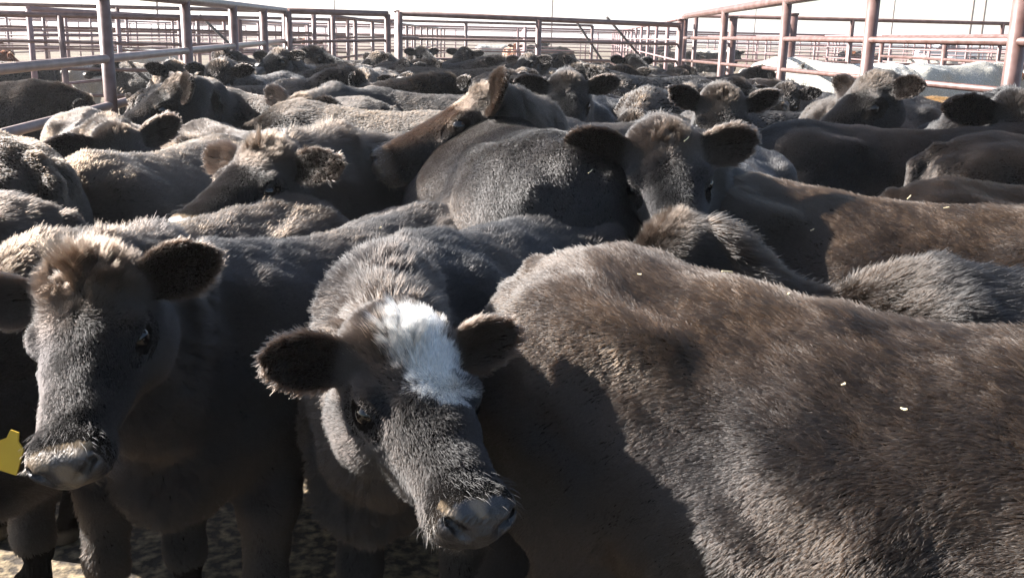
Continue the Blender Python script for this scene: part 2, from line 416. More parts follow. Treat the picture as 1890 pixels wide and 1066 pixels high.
BLACK = np.array((.0036, .0031, .0031)); BROWN = np.array((.0155, .0094, .0054))
def coat_colour(cow, p, rg, style):
    n = len(p); nc = N_col(p+style.get('seed', 0)*3.1)
    br = np.clip(style.get('brown', .3)*(.55+.9*np.clip((p[:, 2]-.80)/.28, 0, 1))+.40*nc[:, 0], 0, 1)
    base = np.array(style.get('base', BLACK)); b2 = np.array(style.get('base2', BROWN))
    c = base*(1-br[:, None])+b2*br[:, None]
    hb = rg['inhead']*.6*(1-rg['fore']); c = c*(1-hb[:, None])+hb[:, None]*(base*.9)
    e = rg['earr']*.6+rg['earin']*style.get('earin', .5)
    e = np.clip(e, 0, 1); c = c*(1-e[:, None])+e[:, None]*np.array(style.get('ear', (.026, .017, .012)))
    f = rg['fore']*style.get('tuft', .4); c = c*(1-f[:, None])+f[:, None]*np.array((.045, .029, .019))
    q = rg['q']
    mz = np.clip((q[:, 0]-.385)/.02, 0, 1)*(rg['inhead'] > .3)
    c = c*(1-mz[:, None]*.7)+mz[:, None]*.7*np.array((.045, .034, .026))
    if 'face' in style:
        fb = (rg['inhead']*np.clip((q[:, 2]+.07)/.04, 0, 1)*np.clip((q[:, 0]-.08)/.06, 0, 1))[:, None]; c = c*(1-fb)+fb*np.array(style['face'])
    if 'muzzle' in style:
        mb = (np.clip((q[:, 0]-.36)/.04, 0, 1)*(rg['inhead'] > .3))[:, None]; c = c*(1-mb)+mb*np.array(style['muzzle'])
    if style.get('blaze'):
        wob = .024*(N_mid(p)[:, 0])+.016*N_fine(p)[:, 1]
        lim = np.interp(q[:, 0], [-.03, -.005, .015, .06, .12, .155, .19, .215], [-.05, .030, .058, .066, .058, .038, .012, -.06])+np.random.RandomState(3).normal(0, .010, len(q))
        bl = (np.abs(q[:, 1]-.014-.06*q[:, 0])+wob < lim) & (q[:, 2] > -.085) & (rg['inhead'] > .2) & (rg['earin']+rg['earr'] < .15) & (q[:, 0] > -.035)
        c = np.where(bl[:, None], np.array((.76, .715, .65))*(1-.30*np.clip(N_mid(p*.7+1)[:, :1]*2, 0, 1)*np.array((.6, .8, 1.)))*(1-.5*(np.random.RandomState(4).rand(len(q), 1) > .86)), c)
    if style.get('whiteface'):
        bl = (rg['inhead'] > .25) & (rg['earin']+rg['earr'] < .2) & (q[:, 0]+.5*np.abs(q[:, 1]) > .05) & (np.abs(q[:, 1]) < .085)
        c = np.where(bl[:, None], np.array((.86, .82, .76)), c)
    return c

def grow_coat(name, cow, V, F, N, A, style, density, seed, mw=None, hscale=1.0, rad=.0006, parent=None, npt=5, minz=.3, clump=1.0, liftk=1.0):
    rs = np.random.RandomState(seed)
    fc = V[F].mean(1); fn = N[F].mean(1)
    rgF = regions(cow, fc)
    w = A*rgF['dens']*(fc[:, 2] > minz)
    w *= 1+1.2*rgF['inhead']
    if mw is not None:
        X = fc @ mw[:3, :3].T+mw[:3, 3]; nn = fn @ mw[:3, :3].T; nn /= np.linalg.norm(nn, axis=1, keepdims=True)
        pr = project(X); vd = X-CPOS; vd /= np.linalg.norm(vd, axis=1, keepdims=True)
        vis = (pr[:, 2] > .1) & (pr[:, 0] > -230) & (pr[:, 0] < PW+230) & (pr[:, 1] > -100) & (pr[:, 1] < PH+130) & ((nn*vd).sum(1) < .35)
        w *= vis
    tot = w.sum()
    n = int(tot*density)
    if n < 50: return None
    fi = rs.choice(len(F), n, p=w/tot)
    a, b = rs.rand(n, 1), rs.rand(n, 1)
    f = F[fi]
    bl = lambda T: (T[f[:, 0]]*(1-a)+T[f[:, 1]]*a)*(1-b)+(T[f[:, 3]]*(1-a)+T[f[:, 2]]*a)*b
    P = bl(V); Nn = bl(N); Nn /= np.linalg.norm(Nn, axis=1, keepdims=True)+1e-9
    rg = regions(cow, P)
    fr = rg['fore'][:, None]*(cow.tuft-1); c = rg['comb']+fr*(.9*N_fine(P*.8+seed)+.5*N_mid(P+2))+.30*N_big(P+seed*1.7)+clump*(.20*N_mid(P+seed)+(.16+.22*np.maximum(rg['nk'], rg['fore']))[:, None]*N_fine(P+seed*2.3))*(1-.5*rg['inhead'][:, None]*(1-rg['fore'][:, None]))
    c += rs.normal(0, .10, (n, 3))
    t = c-Nn*(c*Nn).sum(1)[:, None]; t /= np.linalg.norm(t, axis=1, keepdims=True)+1e-6
    lift = np.clip(rg['lift']*liftk+.12*N_mid(P*1.3+5)[:, 1]*clump+.05*N_fine(P+1)[:, 0]*clump*(1+rg['nk'])+.10*rs.normal(size=n), .06, 1.35)
    L = rg['L']*hscale*(.65+.5*rs.rand(n)+.25*N_mid(P+9)[:, 2])
    L = np.where((rs.rand(n) < .015) & (rg['inhead'] > .4) & (rg['q'][:, 0] > .34) & ((rg['snout'] > .3) | (rg['q'][:, 2] < -.11)), L*2+.014, L)
    L = np.clip(L, .004, .14)
    tip = t*np.cos(lift)[:, None]+Nn*np.sin(lift)[:, None]
    st = t*np.cos(lift+.55)[:, None]+Nn*np.sin(lift+.55)[:, None]
    wav = rs.normal(0, .10, (n, 3))
    cs = np.where(rs.rand(n) < np.clip(.15+rg['nk']+rg['fore']*1.2, 0, 1), .0155, .0085)[:, None]
    Pw = P+.004*N_mid(P*2+7); ci = np.floor(Pw/cs)
    hsh = np.sin(ci @ np.array((12.9898, 78.233, 37.719))+seed)*43758.5453; h1 = hsh-np.floor(hsh); h2 = np.modf(hsh*7.13)[0] % 1; h3 = np.modf(hsh*3.77)[0] % 1
    jit = np.stack([h1, h2, h3], -1)-.5
    dl = (ci+.5+jit*.7)*cs-Pw; dl -= Nn*(dl*Nn).sum(1)[:, None]
    cf = (clump*np.clip(style.get('clump', .20)+.30*rg['nk']+.55*rg['fore']*cow.tuft-.12*rg['inhead']*(1-rg['fore'])-.3*np.maximum(rg['earr'], rg['earin']), .05, .9))[:, None]
    wav = wav+jit*cf*1.0*(1+rg['fore'][:, None]*cow.tuft)
    pts = []
    for k in range(npt):
        u = k/(npt-1)
        pts.append(P-Nn*.002+L[:, None]*(st*(u-u*u/2)+tip*(u*u/2)*1.0+wav*u*u*.6)+dl*cf*u*(1.6-.6*u))
    pos = np.stack(pts, 1)
    # chin whiskers and longer strays
    colr = coat_colour(cow, P, rg, style)*(1+.25*rs.normal(size=(n, 1))).clip(.4, 1.8)
    h = bpy.data.hair_curves.new(name)
    h.add_curves([npt]*n)
    h.attributes['position'].data.foreach_set('vector', pos.astype(np.float32).ravel())
    r = h.attributes.new('radius', 'FLOAT', 'POINT')
    prof = np.array([1, 1, .85, .6, .25] if npt == 5 else [1, .95, .7, .2])[None]*rad*(.7+.6*rs.rand(n, 1))*(1-.4*rg['inhead'])[:, None]
    r.data.foreach_set('value', prof.astype(np.float32).ravel())
    a = h.attributes.new('tint', 'FLOAT_COLOR', 'CURVE')
    a.data.foreach_set('color', np.concatenate([colr.clip(0, 1), np.ones((n, 1))], 1).astype(np.float32).ravel())
    return link(name, h, M['fur'], parent)

def uv_sphere(c, r, nu=16, nv=10, squash=(1, 1, 1)):
    V = [(0, 0, 1)]; F = []
    for i in range(1, nv):
        for j in range(nu):
            th, ph = math.pi*i/nv, 2*math.pi*j/nu
            V.append((math.sin(th)*math.cos(ph), math.sin(th)*math.sin(ph), math.cos(th)))
    V.append((0, 0, -1)); V = np.array(V)
    for j in range(nu): F.append((0, 1+j, 1+(j+1) % nu, 0))
    for i in range(nv-2):
        for j in range(nu):
            a = 1+i*nu+j; b = 1+i*nu+(j+1) % nu
            F.append((a, a+nu, b+nu, b))
    e = len(V)-1; o = 1+(nv-2)*nu
    for j in range(nu): F.append((o+j, e, o+(j+1) % nu, o+j))
    me = bpy.data.meshes.new('eye')
    me.from_pydata([tuple(v) for v in V*r*np.array(squash)+np.array(c)], [], [tuple(dict.fromkeys(f)) for f in F])
    me.polygons.foreach_set('use_smooth', np.ones(len(me.polygons), bool))
    return me

def build_cow(cow, style, hb=.014, hh=.005, density=250000, visible=True, mw=None, name='calf', seed=1, rad=.0006, hscale=1.0, coat=True, npt=5, minz=.3, label=None, group=None, cat='calf', clump=1.0, eyes=True, liftk=1.0):
    root = empty(name)
    if mw is not None: root.matrix_world = Matrix(mw.tolist())
    ctr = cow.h2l((.2, 0, -.08))
    cr = np.array([cow.h2l((x, y, z)) for x in (-.04, .47) for y in (-.30, .30) for z in (-.24, .16)])
    hlo, hhi = cr.min(0)-.0, cr.max(0)+.0
    if hh < hb:
        Vb, Fb = polygonise(cow.sdf, (-.83, -.38, 0), (max(.75, hhi[0]+.05), max(.38, hhi[1]+.05), max(1.22, hhi[2]+.05)) if True else 0, hb) if hlo[1] > -.4 else polygonise(cow.sdf, (-.83, min(-.38, hlo[1]-.05), 0), (max(.75, hhi[0]+.05), max(.38, hhi[1]+.05), max(1.22, hhi[2]+.05)), hb)
        Vh, Fh = polygonise(cow.sdf, hlo, hhi, hh)
        inb = ((Vb > hlo+hb*1.5) & (Vb < hhi-hb*1.5)).all(1)
        Fb = Fb[~inb[Fb].all(1)]
        V = np.concatenate([Vb, Vh]); F = np.concatenate([Fb, Fh+len(Vb)])
    else:
        lo = np.minimum((-.83, -.38, 0), hlo-.02); hi = np.maximum((.75, .38, 1.22), hhi+.02); lo[2] = 0
        V, F = polygonise(cow.sdf, lo, hi, hb)
    used = np.unique(F); mp = -np.ones(len(V), int); mp[used] = np.arange(len(used)); V = V[used]; F = mp[F]
    N, A = vnormals(V, F)
    rg = regions(cow, V)
    col = coat_colour(cow, V, rg, style)
    if coat: col = col*.55
    padc = np.array(style.get('pad', (.040, .036, .036))); nz = N_fine(V*1.5)[:, 0]*.3+.8
    pd = rg['pad'][:, None]; col = col*(1-pd)+pd*padc*nz[:, None]
    q = rg['q']; crust = rg['pad']*np.clip(N_mid(V+3)[:, 0]*2.5-.9, 0, 1)*.6
    crust = np.maximum(crust, (q[:, 0] > .39)*(q[:, 2] > -.030)*(rg['inhead'] > .3)*np.clip(N_mid(V+3)[:, 1]*2.5+N_fine(V)[:, 0]+.2, 0, 1)*.7)
    col = col*(1-crust[:, None])+crust[:, None]*np.array((.23, .168, .108))
    qa = np.abs(q[:, 1])
    nos = np.minimum(np.linalg.norm(np.stack([q[:, 0]-.43, qa-.036, q[:, 2]+.048], -1), axis=1), np.linalg.norm(np.stack([q[:, 0]-.41, qa-.050, q[:, 2]+.044], -1), axis=1))
    col = np.where(((nos < .0115) & (rg['inhead'] > .2))[:, None], np.array((.01, .008, .008)), col)
    hoof = V[:, 2] < .05
    col = np.where(hoof[:, None], np.array((.10, .08, .06)), col)
    me = mesh_np('body', V, F, True, col, rg['pad'])
    link('body', me, M['skin' if coat else 'farskin'], root)
    if coat:
        grow_coat('coat', cow, V, F, N, A, style, density, seed, mw, hscale, rad, root, npt, minz, clump, liftk)
    if eyes:
        for sg in (1, -1):
            me = uv_sphere(cow.h2l((.153, sg*.0845, -.063)), .0225*cow.hs)
            link('eye', me, M['eye'], root)
    if label: tag(root, label, cat, group)
    return root

# ------------------------------------------------------------------ posing: from world placement to local pose
def body_matrix(x, y, heading, s):
    """heading: compass direction of the head end, degrees counter-clockwise from +X"""
    c, sn = math.cos(R(heading)), math.sin(R(heading))
    m = np.eye(4); m[:3, :3] = np.array(((c, -sn, 0), (sn, c, 0), (0, 0, 1)))*s; m[:3, 3] = (x, y, 0)
    return m
def head_pose(mw, s, poll_px, poll_y, f, up, hs=1.0):
    """poll at a pixel and distance; axes given as seen from the photographer (right, up, towards)"""
    P = at_y(poll_px[0], poll_px[1], poll_y)
    f = np.asarray(f, float); f = CM3 @ (f/np.linalg.norm(f)); up = CM3 @ np.asarray(up, float); up -= f*(up @ f); up /= np.linalg.norm(up)
    inv = np.linalg.inv(mw)
    m = project(P+f*.44*s*hs)
    return inv[:3, :3] @ P+inv[:3, 3], inv[:3, :3] @ f*s, inv[:3, :3] @ up*s, m

# ------------------------------------------------------------------ ground
def ground_mat():
    m, n, l, out = mat('trodden straw and dirt')
    b = n.new('ShaderNodeBsdfPrincipled'); l.new(b.outputs[0], out.inputs[0]); b.inputs['Roughness'].default_value = .95
    tc = n.new('ShaderNodeTexCoord')
    a = n.new('ShaderNodeTexNoise'); a.inputs['Scale'].default_value = 26; a.inputs['Detail'].default_value = 8
    c = n.new('ShaderNodeTexNoise'); c.inputs['Scale'].default_value = .35; c.inputs['Detail'].default_value = 5
    r = n.new('ShaderNodeValToRGB'); e = r.color_ramp.elements
    e[0].position = .44; e[0].color = (.05, .037, .025, 1); e[1].position = .66; e[1].color = (.40, .31, .19, 1)
    r2 = n.new('ShaderNodeValToRGB'); r2.color_ramp.elements[0].color = (.62, .58, .55, 1); r2.color_ramp.elements[0].position = .35; r2.color_ramp.elements[1].position = .65
    mx = n.new('ShaderNodeMix'); mx.data_type = 'RGBA'; mx.blend_type = 'MULTIPLY'; mx.inputs[0].default_value = 1
    for t in (a, c): l.new(tc.outputs['Object'], t.inputs['Vector'])
    l.new(a.outputs[0], r.inputs[0]); l.new(c.outputs[0], r2.inputs[0]); l.new(r.outputs[0], mx.inputs[6]); l.new(r2.outputs[0], mx.inputs[7])
    l.new(mx.outputs[2], b.inputs['Base Color'])
    bu = n.new('ShaderNodeBump'); bu.inputs['Strength'].default_value = .7; bu.inputs['Distance'].default_value = .02
    l.new(a.outputs[0], bu.inputs['Height']); l.new(bu.outputs[0], b.inputs['Normal'])
    return m
gr = link('ground', mesh_np('ground', [(-900, -20, 0), (900, -20, 0), (900, 1800, 0), (-900, 1800, 0)], [(0, 1, 2, 3)], False), ground_mat()); tag(gr, kind='structure')

# ------------------------------------------------------------------ pipe fences
def tube_geo(a, b, r, n=10):
    a = np.asarray(a, float); b = np.asarray(b, float); d = b-a; L = np.linalg.norm(d); d /= L
    u = np.cross(d, (0, 0, 1.)); u = np.array((1., 0, 0)) if np.linalg.norm(u) < 1e-3 else u/np.linalg.norm(u)
    v = np.cross(d, u); an = np.arange(n)*2*math.pi/n
    ring = np.cos(an)[:, None]*u+np.sin(an)[:, None]*v
    V = np.concatenate([a+ring*r, b+ring*r]); F = [(i, (i+1) % n, n+(i+1) % n, n+i) for i in range(n)]
    c0 = len(V); V = np.concatenate([V, [a, b]])
    F += [(c0, (i+1) % n, i) for i in range(n)]+[(c0+1, n+i, n+(i+1) % n) for i in range(n)]
    return V, F
def tube(name, a, b, r, m, parent=None, n=10, cap=False):
    V, F = tube_geo(a, b, r, n)
    if cap:
        V2, F2 = tube_geo(np.array(b)-(0, 0, .001), np.array(b)+(0, 0, .022), r*1.18, n)
        F = F+[tuple(i+len(V) for i in f) for f in F2]; V = np.concatenate([V, V2])
    me = bpy.data.meshes.new(name); me.from_pydata([tuple(p) for p in V], [], F); me.update()
    me.polygons.foreach_set('use_smooth', np.array([len(p.vertices) == 4 for p in me.polygons]))
    return link(name, me, m, parent)
def fence(label, pts, rails, post_h, rp=.05, rr=.024, m=None, group=None, name='pipe_fence', dz=0, nseg=10, cap=False, rail_mats=None):
    """pts: post positions (x, y[, ground offset]); rails: heights at the first and at the last post"""
    m = m or M['pipe']
    root = empty(name, (pts[0][0], pts[0][1], 0)); o = np.array((pts[0][0], pts[0][1], 0.))
    n = len(pts)
    for i, p in enumerate(pts):
        ph = post_h if not isinstance(post_h, (list, tuple)) else post_h[i]
        tube('post', np.array((p[0], p[1], -.3))-o, np.array((p[0], p[1], ph))-o, rp, m, root, nseg, cap)
    P = np.array([(p[0], p[1]) for p in pts], float)
    for k, (z0, z1, rad) in enumerate(rails):
        runs = [(P[0], P[-1])]
        mm = rail_mats[k] if rail_mats else m
        a = np.array((*P[0], z0))-o; b = np.array((*P[-1], z1))-o
        tube('rail', a, b, rad, mm, root, nseg)
    tag(root, label, 'fence', group)
    return root
LX, RX = -3.15, 2.70
yl = [4.65, 7.75, 9.65, 11.25, 12.6, 13.8]
fence('rust brown pipe fence running along the left side of the pen', [(LX, y) for y in yl], [(1.76, 1.76, .045), (1.21, 1.37, .034), (.80, 1.12, .034)], 1.76, rp=.050, rail_mats=[M['pipe'], M['bare'], M['bare']])
yr = [3.7, 5.5, 7.8, 10.3, 13.35, 16.5]
fence('rust brown pipe fence with thick posts running along the right side of the pen', [(RX, y) for y in yr], [(1.95, 1.87, .045), (1.53, 1.53, .026), (1.28, 1.18, .022)], [2.15, 2.10, 2.0, 1.90, 1.89, 1.87], rp=.050)
fence('short angled fence panel joining the left fence to the gate posts', [(LX+.08, 13.62), (-1.86, 14.5)], [(1.76, 1.765, .042), (1.36, 1.40, .022), (1.10, 1.10, .022)], 1.76, rp=.045)
fence('wide back gate of the pen with a middle post and three rails', [(-1.70, 14.6), (.31, 15.2), (2.55, 15.95)], [(1.78, 1.72, .040), (1.43, 1.43, .022), (1.15, 1.17, .022)], [1.80, 1.74, 1.74], rp=.045, name='pen_gate')
def facing(h):
    h %= 360
    return ('head to the right' if h < 45 or h >= 315 else 'rump towards us' if h < 135 else 'head to the left' if h < 225 else 'facing us')
def far_fence(x0, y0, x1, y1, step, h=1.76, label='faded pipe fence of the pens beyond', rails=4, group='fences of the pens beyond', m=None, rp=.04, rr=.022):
    L = math.hypot(x1-x0, y1-y0); n = max(2, int(round(L/step))+1)
    pts = [(x0+(x1-x0)*i/(n-1), y0+(y1-y0)*i/(n-1)) for i in range(n)]
    rl = [(h*(1-.19*k), h*(1-.19*k), (.036 if k == 0 else rr)) for k in range(rails)]
    return fence(label, pts, rl, h, rp=rp, m=m or M['farpipe'], group=group, nseg=6)
far_fence(-13.0, 16.2, -3.45, 17.2, 3.1, 1.82, 'pipe fence of the pen beyond, seen behind the left fence', 4, None, M['pipe'])
far_fence(-12.0, 9.4, -6.6, 12.6, 2.6, 1.50, 'slanting pipe fence in the neighbouring pen at the left edge', 4, None, M['pipe'])
far_fence(-6.2, 12.9, -6.2, 30.0, 2.9, 1.70, 'faded pipe fence running away through the neighbouring left pen')
far_fence(-4.45, 24.0, 1.9, 26.0, 3.2, 1.80, 'long pipe fence crossing behind the back gate', 3, None, M['pipe'])
far_fence(-3.0, 16.5, -3.25, 45.0, 2.3, 1.74, 'row of close set posts receding behind the left corner of the pen', 4, None, M['pipe'])
far_fence(2.75, 17.0, 5.6, 60.0, 3.0, 1.85, 'faded pipe fence running away from the right end of the back gate')
far_fence(3.0, 17.2, 14.0, 18.6, 2.75, 1.90, 'pipe fence of the pen beyond, seen behind the right fence', 4, None, M['pipe'])
far_fence(-9.5, 11.6, -3.35, 12.2, 2.0, 1.62, 'pipe fence crossing the neighbouring left pen, nearest of three', 5, None, M['pipe']); far_fence(-16, 20.5, -3.6, 21.5, 2.8, 1.75, 'pipe fence crossing the neighbouring left pen, farthest of three', 4, None, M['pipe'])
far_fence(5.9, 9.0, 6.1, 17.0, 2.6, 1.62, 'pipe fence between the two pens at the right', 4, None, M['pipe'])
far_fence(-30, 31.0, 30, 33.5, 3.3, 1.75, 'nearest of the long faded fences crossing the whole view'); far_fence(-34, 42.0, 34, 44.0, 3.4, 1.75, 'second of the long faded fences crossing the whole view'); far_fence(-40, 56.0, 44, 58, 3.6, 1.8, 'third of the long faded fences crossing the whole view'); far_fence(-50, 74.0, 55, 74.0, 4.2, 1.8, 'farthest of the long faded fences crossing the whole view')
for x0, x1, ya, yb, lb in ((-9.5, -10, 18, 56, 'left of the neighbouring pen'), (-14, -15, 18, 56, 'at the far left'), (.2, .2, 27, 74, 'behind the middle of the back gate'), (9.5, 10.5, 19, 56, 'right of the white cattle'), (14.5, 16, 19, 74, 'at the far right'), (20, 22, 33, 74, 'in the distance at the right edge'), (-21, -22, 32, 74, 'in the distance at the left edge')):
    far_fence(x0, ya, x1, yb, 3.6, 1.72, 'faded pipe fence running away '+lb)
# double wide posts by the gate
for px, Y in ((735, 14.7), (1253, 16.1), (1459, 11.6), (1350, 13.6)):
    p = at_y(px, 90, Y); o = tube('post', (0, 0, -.2), (0, 0, 1.80), .055, M['pipe'], None, 12, True); o.name = 'gate_post'; o.location = (p[0], p[1], 0)
    tag(o, {735: 'stout gate post standing against the left end of the back gate', 1253: 'stout gate post where the back gate meets the right fence', 1459: 'thick brown post just beyond the right fence, left of the white cow', 1350: 'thick brown post beyond the right fence, farther back than its twin'}[px], 'post')
# leaning poles
for (ax, ay, bx, by, Y, lb) in ((368, 28, 462, 118, 15.5, 'thin dark pole leaning against the far side of the left fence'), (1065, 42, 1118, 122, 18.0, 'thin dark pole leaning beyond the back gate, the left one of two'), (1120, 32, 1188, 112, 16.8, 'thin dark pole leaning beyond the back gate, the right one of two')):
    a = at_y(ax, ay, Y); b = at_y(bx, by, Y+.4); d = b-a; b = a+d*(a[2]/(a[2]-b[2]))
    o = tube('leaning_pole', b-b, a-b, .022, simple('dark weathered pole', (.06, .045, .04), .8) if 'dark weathered pole' not in bpy.data.materials else bpy.data.materials['dark weathered pole'], None, 8)
    o.location = b; tag(o, lb, 'pole')
for px, Y, lb in ((293, 70, 'behind the left fence'), (1018, 95, 'above the back gate'), (618, 110, 'above the left corner of the pen'), (1392, 120, 'above the near end of the right fence rail'), (1645, 85, 'just right of the fence post at the right'), (1790, 60, 'at the far right, the left of a pair'), (1812, 62, 'at the far right, the right of a pair')):
    p = at_y(px, 60, Y); r = tube('utility_pole', (0, 0, -.5), (0, 0, 9.5), .075, M['wood'], None, 8); r.location = (p[0], p[1], 0)
    tag(r, 'slender pole far off '+lb, 'pole', 'distant poles')

# ------------------------------------------------------------------ the herd: near calves, each with its own pose
HERD = 'calves packed in the pen'
def hero(label, x, y, heading, s, poll_px=None, poll_y=None, f=None, up=None, style={}, hs=1.0, ear=(0, 0), es=1.0, lod=0, group=HERD, **kw):
    mw = body_matrix(x, y, heading, s)
    if poll_px is None:      # head low in front of the chest, hidden by the others
        hp, hf, hu = np.array((.86, 0, .80)), np.array((.55, 0, -.8)), np.array((.8, 0, .5)); m = (0, 0)
    else:
        hp, hf, hu, m = head_pose(mw, s, poll_px, poll_y, f, up, hs)
    cow = Cow(hp, hf, hu, hs=hs, sag=kw.pop('sag', 0), wide=kw.pop('wide', 1.14), ew=kw.pop('ew', 1.15), tail=kw.pop('tail', True), ear=ear, ear_scale=es, headbend=kw.pop('bend', .5), fat=kw.pop('fat', 1.0), thick=(.0065, .009, .012)[lod])
    cow.tuft = kw.pop('tuft', 1.0); cow.rough = kw.pop('rough', .0022)
    o = dict(density=(280000, 190000, 80000)[lod], rad=(.00055, .00078, .0011)[lod], hb=(.014, .018, .022)[lod], hh=(.005, .008, .010)[lod], npt=(5, 4, 4)[lod], hscale=(1, .85, .85)[lod], clump=(1, .75, .6)[lod])
    o.update(kw)
    if lod == 2: style = dict(base=BLACK*.6, base2=BROWN*.55, ear=(.012, .008, .006), tuft=.15, **style)
    r = build_cow(cow, style, mw=mw, label=label, group=group, **o)
    return r
HAZE = .0012
calfs = {}
hero('black calf with a white blaze on its forehead, head low, in the centre foreground', -.04, 2.30, 243, .94, (740, 605), 1.38, (.40, -.62, .64), (.31, .71, .50), dict(brown=.25, blaze=True, seed=1), hs=.83, wide=1.2, ear=(30, 8), es=.72, ew=1.4, seed=11)
hero('black calf with a tousled forehead and lit cheek facing the camera, at the left', -.47, 2.36, 240, .90, (158, 490), 1.60, (.10, -.82, .58), (-.15, .55, .80), dict(brown=.2, seed=2, tuft=.9), tuft=1.7, hs=.93, wide=1.17, ear=(22, 22), es=.80, ew=1.35, seed=12)
hero('big brown-black calf standing side on, filling the right foreground', .55, 1.33, -42, 1.0, style=dict(brown=.6, seed=3, clump=.12), seed=13, liftk=.75, hscale=.9, rough=.0042)
hero('dark calf with large black ears looking over the herd', .74, 3.33, 255, .98, (1222, 240), 2.66, (.10, -.80, .58), (.0, .55, .8), dict(brown=.15, seed=4), es=.85, ew=1.25, ear=(8, 28), lod=1, seed=14)
hero('sleek grey-black calf with a bright ridge line, standing rump first behind the white blazed calf', -.02, 3.25, 103, 1.09, style=dict(brown=.25, seed=5), lod=1, seed=15, hscale=.6, fat=1.1, liftk=.4, tail=False, density=420000, rad=.0007, clump=.3)
hero('fluffy brown-black calf directly behind the tousled calf at the left', -.87, 2.43, 242, .90, style=dict(brown=.6, seed=6), lod=1, seed=16, hscale=1.3)
hero('brown calf with an even back behind the big foreground calf', 1.05, 2.52, -42, .98, style=dict(brown=.85, seed=7), lod=1, seed=17)
hero('shaggy calf turning its fluffy poll away, between two side-on calves', 1.25, 2.02, 176, .90, (1245, 425), 2.15, (-.75, -.5, -.3), (-.2, .6, .2), dict(brown=.4, seed=8), lod=1, seed=18, hscale=1.5, sag=.17, hs=1.1, es=.55, ear=(-35, -35))
hero('calf with a ruffled grey ridge at the right edge, just behind the big foreground calf', 1.65, 1.62, -20, .90, style=dict(brown=.4, seed=21), lod=1, seed=31, hscale=1.3)
hero('calf showing a long dark face and pale nostril in profile, muzzle to the left', .42, 4.45, 228, 1.0, (908, 166), 3.5, (-.84, -.42, .12), (-.42, .88, .10), dict(brown=.6, seed=9, face=(.038, .021, .012), muzzle=(.26, .19, .14), pad=(.20, .15, .12)), hs=1.15, wide=1.05, lod=1, seed=19, ear=(20, 20))
hero('calf with one big dark cupped ear and fluffy neck, left of centre', -.10, 3.85, 205, .96, (500, 272), 2.95, (-.38, -.45, .55), (-.2, .75, .55), dict(brown=.45, seed=10), es=.9, ear=(14, 10), lod=1, seed=20, hscale=1.4)
hero('big brown calf with a rounded rump cut by the left edge', -2.0, 3.02, 158, 1.05, style=dict(brown=.9, seed=11), lod=1, seed=22, hscale=.7)
hero('fluffy dark calf low at the left edge, behind the tousled calf', -1.80, 2.48, 186, .93, style=dict(brown=.3, seed=12), lod=1, seed=23, hscale=1.3)
K = hero('dark calf at the lower left edge wearing a yellow ear tag', -1.44, 1.34, 8, .88, (-440, 690), 1.50, (.25, -.8, .45), (.2, .55, .8), dict(brown=.1, seed=13), ear=(-45, -30), lod=1, seed=24)
hero('dark brown calf with one ear upright beside the left fence post', -2.0, 4.75, 300, .95, (212, 240), 4.0, (.55, -.6, .3), (.3, .7, .5), dict(brown=.7, seed=14), lod=2, seed=25, ear=(30, 10))
hero('brown calf with a pale lit ridge along its back, behind the left foreground calves', -1.28, 3.50, 258, .95, style=dict(brown=.8, seed=15), lod=1, seed=26)
hero('brown calf seen only as a low rounded back, left of the big cupped ear', -1.25, 4.55, 310, .93, style=dict(brown=.7, seed=16), lod=2, seed=27)
hero('calf with a smooth olive brown back, side on behind the fluffy necked calf', -.72, 4.95, 172, 1.0, style=dict(brown=.5, seed=17), lod=2, seed=28)
hero('calf stretching its dark head high beside the left fence, neck hair combed in stripes', -1.35, 5.75, 168, 1.0, (335, 146), 5.2, (-.7, -.5, .25), (-.3, .8, .4), dict(brown=.5, seed=18), lod=2, seed=29, hs=1.15, ear=(25, 10))
hero('brown-eared calf looking back over a long grey back', -.55, 6.4, 186, 1.0, (560, 182), 5.5, (-.6, -.6, .5), (-.2, .7, .6), dict(brown=.35, seed=19), lod=2, seed=30, ear=(25, 20), es=1.1)
hero('grey-black calf side on with its rump just right of the black eared calf', 1.72, 4.15, -9, 1.03, style=dict(brown=.3, seed=22), lod=1, seed=32, hscale=.7)
hero('dark calf side on at the right edge, its rump showing a pale curve', 2.28, 3.60, -10, 1.04, style=dict(brown=.5, seed=23), lod=1, seed=33, hscale=.7)
hero('brown calf whose back runs out of the right edge behind the even backed calf', 1.85, 3.02, -14, .95, style=dict(brown=.8, seed=24), lod=1, seed=34)
hero('tall calf lifting its shaggy head toward the right fence post', 2.05, 5.75, 225, 1.05, (1618, 140), 5.0, (-.72, -.55, .2), (-.45, .8, .3), dict(brown=.5, seed=25), lod=2, seed=35, hs=1.15, ear=(10, 30), es=.75)
hero('calf with a round black ear at the right edge below the thick fence post', 2.40, 5.0, 215, 1.0, (1880, 180), 4.2, (.1, -.75, .5), (0, .6, .8), dict(brown=.2, seed=26), lod=2, seed=36, ear=(20, 20), es=1.1)
hero('calf with narrow ears pricked directly above the black eared calf', 1.02, 5.05, 262, 1.0, (1335, 170), 4.25, (-.05, -.75, .5), (0, .6, .8), dict(brown=.7, seed=27), lod=2, seed=37, ear=(38, 38), es=.75)
hero('dark faced calf with both ears spread wide, in the middle of the herd', .42, 6.15, 260, 1.0, (1047, 142), 5.25, (0, -.75, .5), (0, .6, .8), dict(brown=.1, seed=28), lod=2, seed=38, ear=(22, 22), es=.85)

